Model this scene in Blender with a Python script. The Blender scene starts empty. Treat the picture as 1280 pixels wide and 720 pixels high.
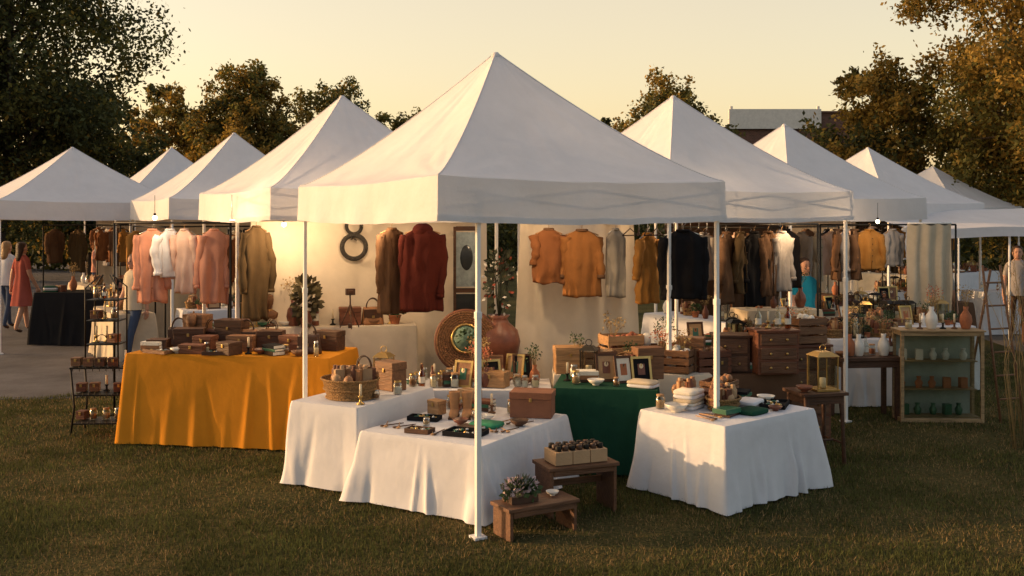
import bpy, math, random
import numpy as np
from mathutils import Vector, Matrix, noise
random.seed(11); rng=np.random.default_rng(11)
R=math.radians; S=bpy.context.scene; COL=S.collection
pi=math.pi
# ------------------------------------------------------------------ materials
def nt(name):
    m=bpy.data.materials.new(name); m.use_nodes=True
    n=m.node_tree; b=n.nodes['Principled BSDF']; return m,n,b
_mc={}
def M(name,col,rough=.85,var=.22,scale=6,bump=.15,bscale=60,metal=0,trl=0,island=0,stretch=None,spec=.3,bdist=.004):
    if name in _mc: return _mc[name]
    m,n,b=nt(name); N=n.nodes.new; L=n.links.new
    tc=N('ShaderNodeTexCoord'); src=tc.outputs['Object']
    if stretch:
        mp=N('ShaderNodeMapping'); mp.inputs['Scale'].default_value=stretch; L(src,mp.inputs[0]); src=mp.outputs[0]
    no=N('ShaderNodeTexNoise'); no.inputs['Scale'].default_value=scale; no.inputs['Detail'].default_value=5; no.inputs['Roughness'].default_value=.65
    L(src,no.inputs['Vector'])
    rp=N('ShaderNodeValToRGB'); e=rp.color_ramp.elements
    e[0].position=.3; e[1].position=.7
    e[0].color=(*[c*(1-var) for c in col],1); e[1].color=(*[min(1,c*(1+var)) for c in col],1)
    L(no.outputs['Fac'],rp.inputs[0]); out=rp.outputs[0]
    if island:
        g=N('ShaderNodeNewGeometry'); mr=N('ShaderNodeMapRange'); mr.inputs[3].default_value=1-island; mr.inputs[4].default_value=1+island
        L(g.outputs['Random Per Island'],mr.inputs[0]); mx=N('ShaderNodeVectorMath'); mx.operation='SCALE'
        L(out,mx.inputs[0]); L(mr.outputs[0],mx.inputs['Scale']); out=mx.outputs[0]
    L(out,b.inputs['Base Color']); b.inputs['Roughness'].default_value=rough; b.inputs['Metallic'].default_value=metal
    b.inputs['Specular IOR Level'].default_value=spec
    if bump:
        n2=N('ShaderNodeTexNoise'); n2.inputs['Scale'].default_value=bscale; n2.inputs['Detail'].default_value=4; L(src,n2.inputs['Vector'])
        bp=N('ShaderNodeBump'); bp.inputs['Strength'].default_value=bump; bp.inputs['Distance'].default_value=bdist*10; L(n2.outputs['Fac'],bp.inputs['Height']); L(bp.outputs[0],b.inputs['Normal'])
    if trl:
        t=N('ShaderNodeBsdfTranslucent'); L(out,t.inputs[0]); mxs=N('ShaderNodeMixShader'); mxs.inputs[0].default_value=trl
        L(b.outputs[0],mxs.inputs[1]); L(t.outputs[0],mxs.inputs[2]); L(mxs.outputs[0],n.nodes['Material Output'].inputs[0])
    _mc[name]=m; return m
def cloth(name,col,**k):
    d=dict(rough=.95,var=.14,scale=3,bump=.22,bscale=9,spec=.1,bdist=.002); d.update(k); return M(name,col,**d)
def wood(name,col): return M(name,col,rough=.6,var=.4,scale=4,bump=.25,bscale=12,stretch=(1,9,9),spec=.35)
canvas=M('white_canvas',(.74,.72,.73),rough=.8,var=.05,scale=2.2,bump=.5,bscale=3.5,trl=.24,spec=.2,bdist=.004)
linen=cloth('white_linen',(.60,.60,.63),var=.06,bump=.2,bscale=14)
yellow=cloth('mustard_linen',(.54,.215,.018),var=.08)
greenc=cloth('green_linen',(.012,.055,.034)); blackc=cloth('black_cloth',(.012,.012,.014)); cream=cloth('cream_cotton',(.70,.61,.49),trl=.15,var=.07)
W1=wood('dark_walnut',(.07,.03,.015)); W2=wood('brown_wood',(.17,.08,.038)); W3=wood('light_pine',(.36,.2,.09)); W4=wood('reddish_wood',(.13,.045,.022))
pole=M('pole_paint',(.74,.72,.70),rough=.35,var=.04,bump=.02,spec=.5)
iron=M('black_iron',(.02,.018,.016),rough=.5,metal=.6,bump=.1)
brass=M('brass',(.5,.33,.12),rough=.35,metal=1,bump=.05)
silver=M('steel',(.5,.5,.5),rough=.3,metal=1,bump=.02)
paper=M('paper_white',(.66,.62,.54),var=.1)
kraft=M('kraft',(.42,.27,.15),var=.1)
wicker=M('wicker',(.42,.24,.1),var=.4,scale=50,bump=1,bscale=90,bdist=.006)
leather=M('tan_leather',(.28,.13,.055),rough=.5,var=.25,spec=.4)
dleather=M('dark_leather',(.06,.028,.016),rough=.45,var=.3,spec=.4)
cer_w=M('white_ceramic',(.66,.62,.56),rough=.3,var=.08,bump=.05,spec=.5)
cer_b=M('brown_ceramic',(.15,.05,.028),rough=.4,var=.4,bump=.05,spec=.4)
cer_g=M('green_ceramic',(.03,.12,.07),rough=.3,var=.3,bump=.05,spec=.5)
terra=M('terracotta',(.36,.13,.06),rough=.8)
wax=M('wax',(.7,.57,.38),rough=.5,bump=0)
plantm=M('plant_leaf',(.05,.08,.03),rough=.6,island=.5,trl=.2,bump=0)
flower=M('dried_flower',(.45,.16,.09),rough=.8,island=.5,trl=.2,bump=0)
dryg=M('dried_grass',(.34,.23,.1),rough=.8,island=.4,trl=.2,bump=0)
def glassm(name,col):
    m,n,b=nt(name); N=n.nodes.new; L=n.links.new
    t=N('ShaderNodeBsdfTransparent'); t.inputs[0].default_value=(*col,1); g=N('ShaderNodeBsdfGlossy'); g.inputs['Roughness'].default_value=.06
    lw=N('ShaderNodeLayerWeight'); lw.inputs[0].default_value=.35; mx=N('ShaderNodeMixShader'); L(lw.outputs['Facing'],mx.inputs[0])
    L(t.outputs[0],mx.inputs[1]); L(g.outputs[0],mx.inputs[2]); L(mx.outputs[0],n.nodes['Material Output'].inputs[0]); return m
glass=glassm('clear_glass',(.85,.88,.85)); amber=glassm('amber_glass',(.6,.3,.1))
def emis(name,col,s):
    m,n,b=nt(name); b.inputs['Base Color'].default_value=(*col,1); b.inputs['Emission Color'].default_value=(*col,1); b.inputs['Emission Strength'].default_value=s; return m
bulbm=emis('lit_bulb',(1,.72,.38),14)
# ------------------------------------------------------------------ mesh builder
class MB:
    def __init__(s): s.v=[];s.f=[];s.m=[];s.s=[]
    def add(s,v,f,mi=0,sm=False,X=None):
        o=len(s.v)
        s.v+= [tuple(X@Vector(p)) for p in v] if X is not None else [tuple(p) for p in v]
        s.f+=[tuple(i+o for i in q) for q in f]; s.m+=[mi]*len(f); s.s+=[sm]*len(f)
    def box(s,c,d,mi=0,rz=0,tp=1.0,X=None):
        x,y,z=[k/2 for k in d]; v=[]
        for (a,b,e) in [(-1,-1,-1),(1,-1,-1),(1,1,-1),(-1,1,-1),(-1,-1,1),(1,-1,1),(1,1,1),(-1,1,1)]:
            t=tp if e>0 else 1; v.append((a*x*t,b*y*t,e*z))
        T=Matrix.Translation(c)@Matrix.Rotation(rz,4,'Z')
        if X is not None: T=T@X
        s.add(v,[(3,2,1,0),(4,5,6,7),(0,1,5,4),(1,2,6,5),(2,3,7,6),(3,0,4,7)],mi,False,T)
    def loft(s,rings,mi=0,sm=True,cap=True,closed=True):
        n=len(rings[0]); v=[p for r in rings for p in r]; f=[]
        for j in range(len(rings)-1):
            for i in range(n if closed else n-1):
                k=(i+1)%n; f.append((j*n+i,j*n+k,(j+1)*n+k,(j+1)*n+i))
        if cap and closed: f.append(tuple(reversed(range(n)))); f.append(tuple(range((len(rings)-1)*n,len(rings)*n)))
        s.add(v,f,mi,sm)
    def lathe(s,prof,c=(0,0,0),n=16,mi=0,cap=True,wob=0):
        s.loft([[(c[0]+r*math.cos(2*pi*i/n),c[1]+r*math.sin(2*pi*i/n),c[2]+z+wob*math.sin(i*3+j)) for i in range(n)] for j,(r,z) in enumerate(prof)],mi,True,cap)
    def tube(s,pts,rad,n=8,mi=0,cap=True):
        pts=[Vector(p) for p in pts]; rs=rad if isinstance(rad,(list,tuple)) else [rad]*len(pts); rings=[]
        prev=None
        for i,p in enumerate(pts):
            d=(pts[min(i+1,len(pts)-1)]-pts[max(i-1,0)]).normalized()
            a=prev if prev is not None else (Vector((0,0,1)) if abs(d.z)<.9 else Vector((1,0,0)))
            u=(a-d*a.dot(d)).normalized(); prev=u; w=d.cross(u)
            rings.append([tuple(p+(u*math.cos(2*pi*k/n)+w*math.sin(2*pi*k/n))*rs[i]) for k in range(n)])
        s.loft(rings,mi,True,cap)
    def sph(s,c,r,mi=0,n=12,m=8):
        rx,ry,rz=r if isinstance(r,(tuple,list)) else (r,r,r)
        s.loft([[(c[0]+rx*math.sin(pi*max(.02,min(.98,j/m)))*math.cos(2*pi*i/n),c[1]+ry*math.sin(pi*max(.02,min(.98,j/m)))*math.sin(2*pi*i/n),c[2]-rz*math.cos(pi*j/m)) for i in range(n)] for j in range(m+1)],mi)
    def torus(s,c,Rr,r,mi=0,n=24,axis='y'):
        pts=[]
        for i in range(n+1):
            a=2*pi*i/n; x,y=Rr*math.cos(a),Rr*math.sin(a)
            pts.append((c[0]+x,c[1],c[2]+y) if axis=='y' else (c[0]+x,c[1]+y,c[2]))
        s.tube(pts,r,6,mi,False)
    def leaves(s,c,rad,n,size,mi=0,up=.3):
        for _ in range(n):
            d=Vector((random.gauss(0,1),random.gauss(0,1),random.gauss(0,1)+up)).normalized()
            p=Vector(c)+Vector((d.x*rad[0],d.y*rad[1],d.z*rad[2]))*random.random()**.4
            t=(d+Vector((random.gauss(0,.5),)*3)).normalized(); w=t.orthogonal().normalized()*size*.35; t*=size
            s.add([p,p+t*.5+w,p+t,p+t*.5-w],[(0,1,2,3)],mi)
    def build(s,name,mats,loc=(0,0,0),rz=0,bevel=0,parent=None,scale=1):
        me=bpy.data.meshes.new(name); me.from_pydata(s.v,[],s.f)
        me.polygons.foreach_set('material_index',s.m); me.polygons.foreach_set('use_smooth',s.s)
        for m in (mats if isinstance(mats,(list,tuple)) else [mats]): me.materials.append(m)
        me.update(); o=bpy.data.objects.new(name,me); COL.objects.link(o); o.location=loc; o.rotation_euler=(0,0,rz); o.scale=(scale,)*3
        if bevel:
            b=o.modifiers.new('bevel','BEVEL'); b.width=bevel; b.segments=2; b.limit_method='ANGLE'; b.angle_limit=R(50)
        if parent: o.parent=parent
        return o
def npmesh(name,V,F,mats,mi=None):
    me=bpy.data.meshes.new(name); nv=len(V); nf,k=F.shape
    me.vertices.add(nv); me.vertices.foreach_set('co',V.astype(np.float32).ravel())
    me.loops.add(nf*k); me.loops.foreach_set('vertex_index',F.astype(np.int32).ravel())
    me.polygons.add(nf); me.polygons.foreach_set('loop_start',np.arange(0,nf*k,k,dtype=np.int32)); 
    for m in mats: me.materials.append(m)
    if mi is not None: me.polygons.foreach_set('material_index',mi.astype(np.int32))
    me.update(calc_edges=True); me.validate(); o=bpy.data.objects.new(name,me); COL.objects.link(o); return o
def empty(name,loc=(0,0,0),rz=0):
    o=bpy.data.objects.new(name,None); COL.objects.link(o); o.location=loc; o.rotation_euler=(0,0,rz); return o
# ------------------------------------------------------------------ ground
def ground_mat():
    m,n,b=nt('lawn_soil'); N=n.nodes.new; L=n.links.new
    tc=N('ShaderNodeTexCoord')
    a=N('ShaderNodeTexNoise'); a.inputs['Scale'].default_value=.9; a.inputs['Detail'].default_value=8; a.inputs['Roughness'].default_value=.7
    c=N('ShaderNodeTexNoise'); c.inputs['Scale'].default_value=35; c.inputs['Detail'].default_value=6
    L(tc.outputs['Object'],a.inputs[0]); L(tc.outputs['Object'],c.inputs[0])
    ad=N('ShaderNodeMath'); ad.operation='ADD'; L(a.outputs['Fac'],ad.inputs[0]); L(c.outputs['Fac'],ad.inputs[1])
    rp=N('ShaderNodeValToRGB'); e=rp.color_ramp.elements; e[0].position=.38; e[0].color=(.026,.03,.011,1); e[1].position=.66; e[1].color=(.16,.115,.05,1)
    x=e.new(.52); x.color=(.075,.068,.026,1)
    h=N('ShaderNodeMath'); h.operation='MULTIPLY'; h.inputs[1].default_value=.5; L(ad.outputs[0],h.inputs[0]); L(h.outputs[0],rp.inputs[0]); L(rp.outputs[0],b.inputs['Base Color'])
    b.inputs['Roughness'].default_value=1; b.inputs['Specular IOR Level'].default_value=.05
    bp=N('ShaderNodeBump'); bp.inputs['Distance'].default_value=.05; L(c.outputs['Fac'],bp.inputs['Height']); L(bp.outputs[0],b.inputs['Normal'])
    return m
g=MB(); n=40; g.add([(-300+600*i/n,-60+600*j/n,0) for j in range(n+1) for i in range(n+1)],[(j*(n+1)+i,j*(n+1)+i+1,(j+1)*(n+1)+i+1,(j+1)*(n+1)+i) for j in range(n) for i in range(n)])
g.build('ground',ground_mat())
asph=M('asphalt',(.09,.085,.09),rough=.9,var=.35,scale=1.2,bump=.6,bscale=120)
p=MB(); edge=[(-60,13.3),(-9.5,12.9),(-7,12.6),(-5.6,12.7),(-5.1,13.4),(-5.2,16),(-5.8,24),(-6.5,50),(-60,50)]
p.add([(x,y,.004) for x,y in edge],[tuple(range(len(edge)))]); p.build('asphalt_path',asph)
p=MB(); e2=[(8.3,13.5),(14,14.5),(40,15),(40,30),(13,30),(9.5,24)]
p.add([(x,y,.004) for x,y in e2],[tuple(range(len(e2)))]); p.build('gravel_path',M('gravel',(.13,.11,.09),var=.4,scale=20,bump=.8))
def in_asph(x,y): return ((x<-5.25-(y-13)*.02-np.clip(13.4-y,0,1)*1.2)&(y>12.75+np.clip((-x-8)*.06,0,1)))
N_=360000
yy=4.6+ (rng.random(N_)**1.3)*12.5; xx=(rng.random(N_)*2-1)*(yy*.56+.3)
k=~in_asph(xx,yy); xx=xx[k]; yy=yy[k]; n=len(xx)
pat=np.array([noise.noise(Vector((x*.9,y*.9,0)))+.5*noise.noise(Vector((x*3,y*3,4))) for x,y in zip(xx,yy)]) 
keep=rng.random(n)<np.clip(.8+pat*.9,.3,1); xx=xx[keep]; yy=yy[keep]; pat=pat[keep]; n=len(xx)
hh=(.016+rng.random(n)*.026)*(1+pat*.5); ang=rng.random(n)*2*pi; w=.0018+.0003*yy; lean=rng.normal(0,.6,n)*hh; la=rng.random(n)*2*pi
b0=np.stack([xx-np.cos(ang)*w,yy-np.sin(ang)*w,np.full(n,-.002)],1); b1=np.stack([xx+np.cos(ang)*w,yy+np.sin(ang)*w,np.full(n,-.002)],1)
tp=np.stack([xx+np.cos(la)*lean,yy+np.sin(la)*lean,hh],1)
V=np.stack([b0,b1,tp],1).reshape(-1,3); F=np.arange(3*n).reshape(-1,3)
gm1=M('grass_green',(.08,.086,.027),rough=.8,island=.5,var=.4,scale=.8,bump=0,trl=.3,spec=.12); gm2=M('grass_dry',(.22,.15,.07),rough=.9,island=.5,var=.3,bump=0,trl=.25,spec=.1)
npmesh('grass',V,F,[gm1,gm2],(rng.random(n)<np.clip(.28-pat*.8,.04,.85)).astype(int))
# ------------------------------------------------------------------ trees
leafA=M('leaf_dark',(.062,.068,.022),rough=.7,island=.5,var=.4,scale=.6,bump=0,trl=.35)
leafB=M('leaf_olive',(.125,.112,.026),rough=.7,island=.5,var=.4,scale=.6,bump=0,trl=.4)
leafC=M('leaf_sunlit_gold',(.27,.17,.032),rough=.7,island=.5,var=.4,scale=.6,bump=0,trl=.4)  # gold tone raised so the leaf colour carries low sunlight
bark=M('bark',(.07,.05,.035),var=.4,scale=12,bump=1)
def leafmesh(name,C,size,mats,mi,parent):
    n=len(C); nr=rng.normal(size=(n,3)); nr/=np.linalg.norm(nr,axis=1)[:,None]; a=rng.normal(size=(n,3)); t=np.cross(nr,a); t/=np.linalg.norm(t,axis=1)[:,None]; s=np.cross(nr,t)
    L=(size*(.6+.8*rng.random(n)))[:,None]
    V=np.stack([C-t*L*.5,C+s*L*.28,C+t*L*.5,C-s*L*.28],1).reshape(-1,3); o=npmesh(name,V,np.arange(4*n).reshape(-1,4),mats,mi); o.parent=parent; return o
def tree(name,x,y,H,cr,cb,nc=46,nl=24000,size=.24,mats=(leafA,leafB,leafC),mix=(.5,.35,.15),seed=0,clump=.24):
    random.seed(seed); root=empty(name,(x,y,0)); tb=MB(); r0=.035*H*.5+.05
    tr=[(0,0,-.1),(.05*cr*random.uniform(-1,1),.0,cb*.6),(random.uniform(-.1,.1)*cr,0,cb+.3*(H-cb)),(random.uniform(-.15,.15)*cr,0,cb+.75*(H-cb))]
    tb.tube(tr,[r0,r0*.75,r0*.5,r0*.12],8)
    cs=[];mid=(H+cb)/2; hv=(H-cb)/2
    for i in range(nc):
        for _ in range(40):
            d=Vector((random.gauss(0,1),random.gauss(0,1),random.gauss(0,1))).normalized()*random.uniform(.35,1)**.7
            wz=1-.35*max(0,d.z)
            q=Vector((d.x*cr*wz*.92,d.y*cr*wz*.92,mid+d.z*hv*.9))
            if all((q-c).length>cr*.2 for c,_ in cs): break
        cs.append((q,cr*clump*random.uniform(.6,1.35)))
        t=random.uniform(.2,.9); st=Vector(tr[1]).lerp(Vector(tr[3]),t*.9); mm=(st+q)/2+Vector((0,0,-.1*cr))
        if i%2==0: tb.tube([st,mm,q],[r0*.32,r0*.18,r0*.04],5)
    tb.build('trunk_and_limbs',bark,parent=root)
    per=nl//nc; C=[];MI=[]
    for q,rr in cs:
        m=int(per*(rr/(cr*clump))**1.6)+10
        sub=rng.normal(size=(10,3))*rr*np.array([.75,.75,.5]); idx=rng.integers(0,10,m)
        pp=sub[idx]+rng.normal(size=(m,3))*rr*.26
        C.append(pp+np.array(q)); base=rng.choice(3,p=mix); mi=np.where(rng.random(m)<.65,base,rng.choice(3,m,p=mix)); MI.append(mi)
    leafmesh('foliage',np.concatenate(C),size,list(mats),np.concatenate(MI),root)
    return root
tree('oak_tree',-18.4,36,16,5.0,.8,90,70000,.18,mix=(.55,.35,.1),seed=1,clump=.22)
tree('oak_tree',-22.5,33,15,5.0,1,70,26000,.22,mix=(.6,.3,.1),seed=2)
tree('oak_tree',-16.4,39,7.5,2.6,.6,40,20000,.2,mix=(.5,.35,.15),seed=21)
tree('maple_tree',-18.0,52,9.6,2.4,1,40,16000,.22,mix=(.1,.3,.6),seed=3)
tree('oak_tree',-13.2,50,10.4,2.8,2,50,28000,.2,mix=(.1,.4,.5),seed=4)
tree('oak_tree',-9.6,55,10.2,2.7,2,44,22000,.2,mix=(.25,.4,.35),seed=5)
tree('maple_tree',-12.2,46,6.9,1.9,1,30,12000,.2,mix=(.0,.2,.8),seed=6)
tree('oak_tree',-6.4,57,9.4,2.2,2,36,16000,.21,mix=(.4,.35,.25),seed=7)
tree('oak_tree',8.3,52,9.8,2.9,2,50,26000,.2,mix=(.2,.4,.4),seed=8)
tree('oak_tree',5.4,58,8.2,1.1,2,20,7000,.2,mix=(.4,.4,.2),seed=9)
tree('maple_tree',15.2,28.5,13.2,4.0,2.2,90,80000,.14,mix=(.05,.4,.55),seed=10,clump=.21)
tree('maple_tree',11.2,31,7.6,2.0,1.2,40,28000,.15,mix=(.05,.4,.55),seed=12)
tree('maple_tree',16.5,33,9,3,1,46,22000,.17,mix=(.2,.45,.35),seed=13)
n=50000; xs=rng.uniform(-55,55,n); yd=rng.uniform(60,68,n); top=4.6+1.5*np.sin(xs*.35)+1.0*np.sin(xs*.9+1)+.5*np.sin(xs*2.3)
zs=rng.random(n)*top; o=leafmesh('distant_woodland',np.stack([xs,yd,zs],1),.42,[leafA,leafB],rng.integers(0,2,n)*(rng.random(n)<.5),None)
n=24000; xs=rng.uniform(-34,34,n); yd=rng.normal(44,.6,n); top=2.6+.5*np.sin(xs*.8)+.3*np.sin(xs*2.1+1)
leafmesh('hedge',np.stack([xs,yd,rng.random(n)*top],1),.3,[leafA,leafB],(rng.random(n)<.3).astype(int),None)
# ------------------------------------------------------------------ building
def brickm():
    m,n,b=nt('brown_brick'); N=n.nodes.new; L=n.links.new; tc=N('ShaderNodeTexCoord'); mp=N('ShaderNodeMapping'); mp.inputs['Rotation'].default_value=(R(90),0,0); L(tc.outputs['Object'],mp.inputs[0])
    br=N('ShaderNodeTexBrick'); br.inputs['Scale'].default_value=3; br.inputs['Color1'].default_value=(.16,.07,.045,1); br.inputs['Color2'].default_value=(.1,.045,.03,1); br.inputs['Mortar'].default_value=(.2,.17,.14,1); br.inputs['Mortar Size'].default_value=.01
    L(mp.outputs[0],br.inputs[0]); L(br.outputs[0],b.inputs['Base Color']); b.inputs['Roughness'].default_value=.9; return m
bk=brickm(); root=empty('brick_hall',(17.2,64,0)); conc=M('concrete',(.66,.62,.56),var=.1); dark=M('window_glass',(.03,.035,.04),rough=.15,bump=0,spec=.6)
b=MB(); b.box((0,0,3.85),(9.2,6,7.7)); b.build('walls',bk,parent=root)
b=MB(); b.box((2.3,-.1,8.2),(4.4,5.6,1.0)); b.build('upper_storey',bk,parent=root)
b=MB(); b.box((-1.2,-3.12,8.3),(5.6,.2,1.2)); b.box((-3.8,-2.9,7.7),(.15,.15,2.8)); b.box((1.5,-2.9,7.7),(.15,.15,2.8)); b.build('screen_fascia',conc,parent=root)
b=MB(); b.box((0,-.02,7.76),(9.5,6.3,.12)); b.box((2.3,-.1,8.75),(4.7,5.9,.1)); b.build('roof_trim',bk,parent=root)
b=MB()
for i in range(5):
    for z in (2,5): b.box((-3.6+i*1.8,-3.01,z),(.9,.08,1.4))
b.build('windows',dark,parent=root)
# ------------------------------------------------------------------ tents
def tent(cx,cy,ang,sx,sy,peak,eave=2.28,vh=.32,poles=None,seed=0,n=26,m=22):
    root=empty('canopy_tent',(cx,cy,0),R(ang)); c=MB(); zt=eave+vh; EX=1.24
    cor=[(-sx/2,-sy/2),(sx/2,-sy/2),(sx/2,sy/2),(-sx/2,sy/2)]
    def nz(x,y,z,s): return noise.noise(Vector((x*s+seed*7.3,y*s,z*s)))
    for k in range(4):
        A=Vector(cor[k]); B=Vector(cor[(k+1)%4]); nrm=Vector(((A+B).x,(A+B).y)).normalized(); rings=[]
        for j in range(m+1):
            r=.012+.988*j/m; row=[]
            for i in range(n+1):
                u=i/n; P=A.lerp(B,u)*r; e=math.sin(pi*u)
                z=zt+(peak-zt)*(1-r)**EX - .06*e*math.sin(pi*min(1,r))**.8 - .03*e*r**6
                z+= .022*nz(P.x,P.y,0,2.0)*e*(1-r**8) + .036*e*(math.sin(u*pi*5+seed+k+3*r))*max(0,r-.3)*nz(u*3,r,k,1.7)*(1-r**8)
                z+= .016*e*math.sin(u*pi*11+seed+2*nz(u*2,r*2,k,1))*math.exp(-((r-.55)/.3)**2)*nz(u*2.5,r,k+5,1.3)*2
                for uu in (u,1-u):
                    dd=math.hypot(uu*2.2,(1-r)*1.6); th=math.atan2((1-r)*1.6,uu*2.2+1e-6); z+=.016*math.exp(-dd*1.5)*math.sin(th*13+seed)*e**.5*min(1,dd*4)
                row.append((P.x,P.y,z))
            rings.append(row)
        c.loft(rings,0,True,False,False); vr=[rings[-1]]
        for q in range(0,8):
            t=q/7; row=[]
            for i in range(n+1):
                u=i/n; P=A.lerp(B,u); e=math.sin(pi*u)
                wv=noise.noise(Vector((u*9,seed*2+k,t*.6)))
                off=.012+.012*t+.04*t*wv*e**.5+.02*t*nz(u*3,k,seed,1.5)*e
                z=zt-.03*e-vh*t+.008*nz(u*5,k,seed+3,2)-.004
                cd=P+nrm*off
                if i==0 or i==n: cd=P+P.normalized()*off
                row.append((cd.x,cd.y,z))
            vr.append(row)
        c.loft(vr[1:],0,True,False,False); c.loft(vr[:2],0,False,False,False)
        h1=[(x+nrm.x*.004,y+nrm.y*.004,z) for x,y,z in vr[7]]; h2=[(x+nrm.x*.004,y+nrm.y*.004,z-.001) for x,y,z in vr[8]]
        c.loft([h1,h2],0,True,False,False)
    c.lathe([(.045,peak-.07),(.04,peak-.02),(.022,peak+.0),(.001,peak+.004)],n=12)
    o=c.build('canopy',canvas,parent=root)
    s=MB()
    for k in range(4):
        A=Vector(cor[k]); pts=[]
        for j in range(m+1):
            r=.02+.98*j/m; P=A*r; pts.append((P.x,P.y,zt+(peak-zt)*(1-r)**EX+.001))
        s.tube(pts,.007,5)
    s.build('ridge_seams',canvas,parent=root)
    f=MB()
    if poles is None: poles=[(-sx/2+.05,-sy/2+.05),(sx/2-.05,-sy/2+.05),(sx/2-.05,sy/2-.05),(-sx/2+.05,sy/2-.05)]
    for (x,y) in poles:
        f.box((x,y,.8),(.038,.038,1.6)); f.box((x,y,1.95),(.031,.031,1.1)); f.box((x,y,.01),(.1,.1,.02)); f.box((x,y,1.6),(.044,.044,.05))
    for k in range(4):
        A=Vector(cor[k])*.96; B=Vector(cor[(k+1)%4])*.96
        for (za,zb) in ((2.5,2.36),(2.36,2.5)):
            f.tube([(A.x,A.y,za),((A.x+B.x)/2,(A.y+B.y)/2,zb),(B.x,B.y,za)],.011,6)
        f.tube([(A.x,A.y,zt-.1),(0,0,zt-.02)],.012,6)
        f.tube([(A.x,A.y,zt-.1),(A.x*.5,A.y*.5,zt+(peak-zt)*.5**EX-.12),(0,0,peak-.12)],.01,6)
    f.tube([(0,0,zt-.1),(0,0,peak-.05)],.018,8)
    f.build('frame',pole,parent=root,bevel=.003)
    return root
h=.04
sx,sy=2.62,3.06
tent(-.145,8.96,30,sx,sy,3.78,poles=[(-sx/2+.33,-sy/2+.03),(sx/2-h,-sy/2+h),(sx/2-h,sy/2-h),(-sx/2+h,sy/2-h)],seed=1,n=60,m=44)
tent(-2.02,11.9,30,sx,sy,3.75,poles=[(-sx/2+h,-.1),(sx/2-h,-sy/2+h),(sx/2-h,sy/2-h),(-sx/2+h,sy/2-h)],seed=2,n=40,m=30)
tent(-4.75,17.1,32,2.8,2.8,3.75,seed=3); tent(-8.0,23.5,34,3.3,3.3,3.95,seed=4); tent(-8.35,19,38,3.2,3.2,3.64,seed=5)
tent(1.92,11.9,30,sx,sy,3.75,seed=6,n=40,m=30); tent(4.22,15.5,32,2.9,2.9,3.75,seed=7); tent(7.4,20.8,35,3.2,3.2,3.76,seed=8); tent(11.6,27.6,38,3.3,3.3,3.72,seed=9)
# ------------------------------------------------------------------ tablecloth
def table(name,ox,oy,a,w,d,hgt,mat,seed=0,flare=.05,amp=.022,hem=.012):
    N1=int(w*60)+6; N2=int(d*60)+6; per=[]
    def side(p,q,nn,k):
        for i in range(nn): 
            u=i/nn; per.append(((p[0]+(q[0]-p[0])*u,p[1]+(q[1]-p[1])*u),min(u,1-u)*math.dist(p,q),k))
    cs=[(0,0),(w,0),(w,d),(0,d)]; nrm=[(0,-1),(1,0),(0,1),(-1,0)]
    for k in range(4): side(cs[k],cs[(k+1)%4],N1 if k%2==0 else N2,k)
    n=len(per); rows=18; rings=[]; outs=[]
    for (pt,dc,k) in per:
        nn=Vector(nrm[k]); 
        cdir=Vector(((1 if pt[0]>w/2 else -1),(1 if pt[1]>d/2 else -1))).normalized(); t=max(0,1-dc/.08); nn=(nn.lerp(cdir,t*.85 if dc>1e-6 else 1)); outs.append((nn,max(0,1-dc/.13)))
    s=0; arc=[]
    for i,(pt,dc,k) in enumerate(per):
        arc.append(s); s+=math.dist(pt,per[(i+1)%n][0])
    M_=MB(); rr=random.Random(seed*77+5)
    pl=[(rr.uniform(0,s),rr.uniform(.014,.045),rr.uniform(.0,.6),rr.uniform(-.16,.16),rr.uniform(.4,1.3)*(1 if rr.random()<.65 else -.7)) for _ in range(int(s*9.5))]
    for j in range(rows+1):
        t=j/rows; z=hgt*(1-t)+hem; row=[]
        if j==0: z=hgt
        for i,(pt,dc,k) in enumerate(per):
            o,cn=outs[i]; q=arc[i]
            f1=noise.noise(Vector((q*1.7,seed*3.1,t*.3)))
            f3=noise.noise(Vector((q*3+2*t,seed+9,t*1.6)))
            tt=t**.9
            pf=0
            for (pq,pw,ts,sl,am) in pl:
                if t>ts:
                    dq=(q-pq-sl*(t-ts)+s/2)%s-s/2
                    if abs(dq)<pw*4: pf+=am*min(1,(t-ts)*1.6)*math.exp(-(dq/(pw*(.6+.8*t)))**2)
            off=.005+flare*tt*(.75+.5*f1)+amp*1.6*pf+.006*f3*min(1,t*4)+cn**1.4*flare*1.3*tt
            if t<.06: off*=t/.06*.9+.1
            zz=z
            if t>.97: zz+=.010*f1+.006
            row.append((pt[0]+o.x*off,pt[1]+o.y*off,max(.004,zz)))
        rings.append(row)
    M_.loft(rings,0,True,False)
    gx,gy=14,12
    vs=[]
    for j in range(gy+1):
        for i in range(gx+1):
            x=w*i/gx;y=d*j/gy; e=min(i,gx-i,j,gy-j)>0
            vs.append((x,y,hgt+(.003*noise.noise(Vector((x*6,y*6,seed)))+.001 if e else 0)))
    M_.add(vs,[(j*(gx+1)+i,j*(gx+1)+i+1,(j+1)*(gx+1)+i+1,(j+1)*(gx+1)+i) for j in range(gy) for i in range(gx)],0,True)
    o=M_.build(name,mat,(ox,oy,0),R(a)); o['w']=w;o['d']=d;o['h']=hgt
    return o
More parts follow.
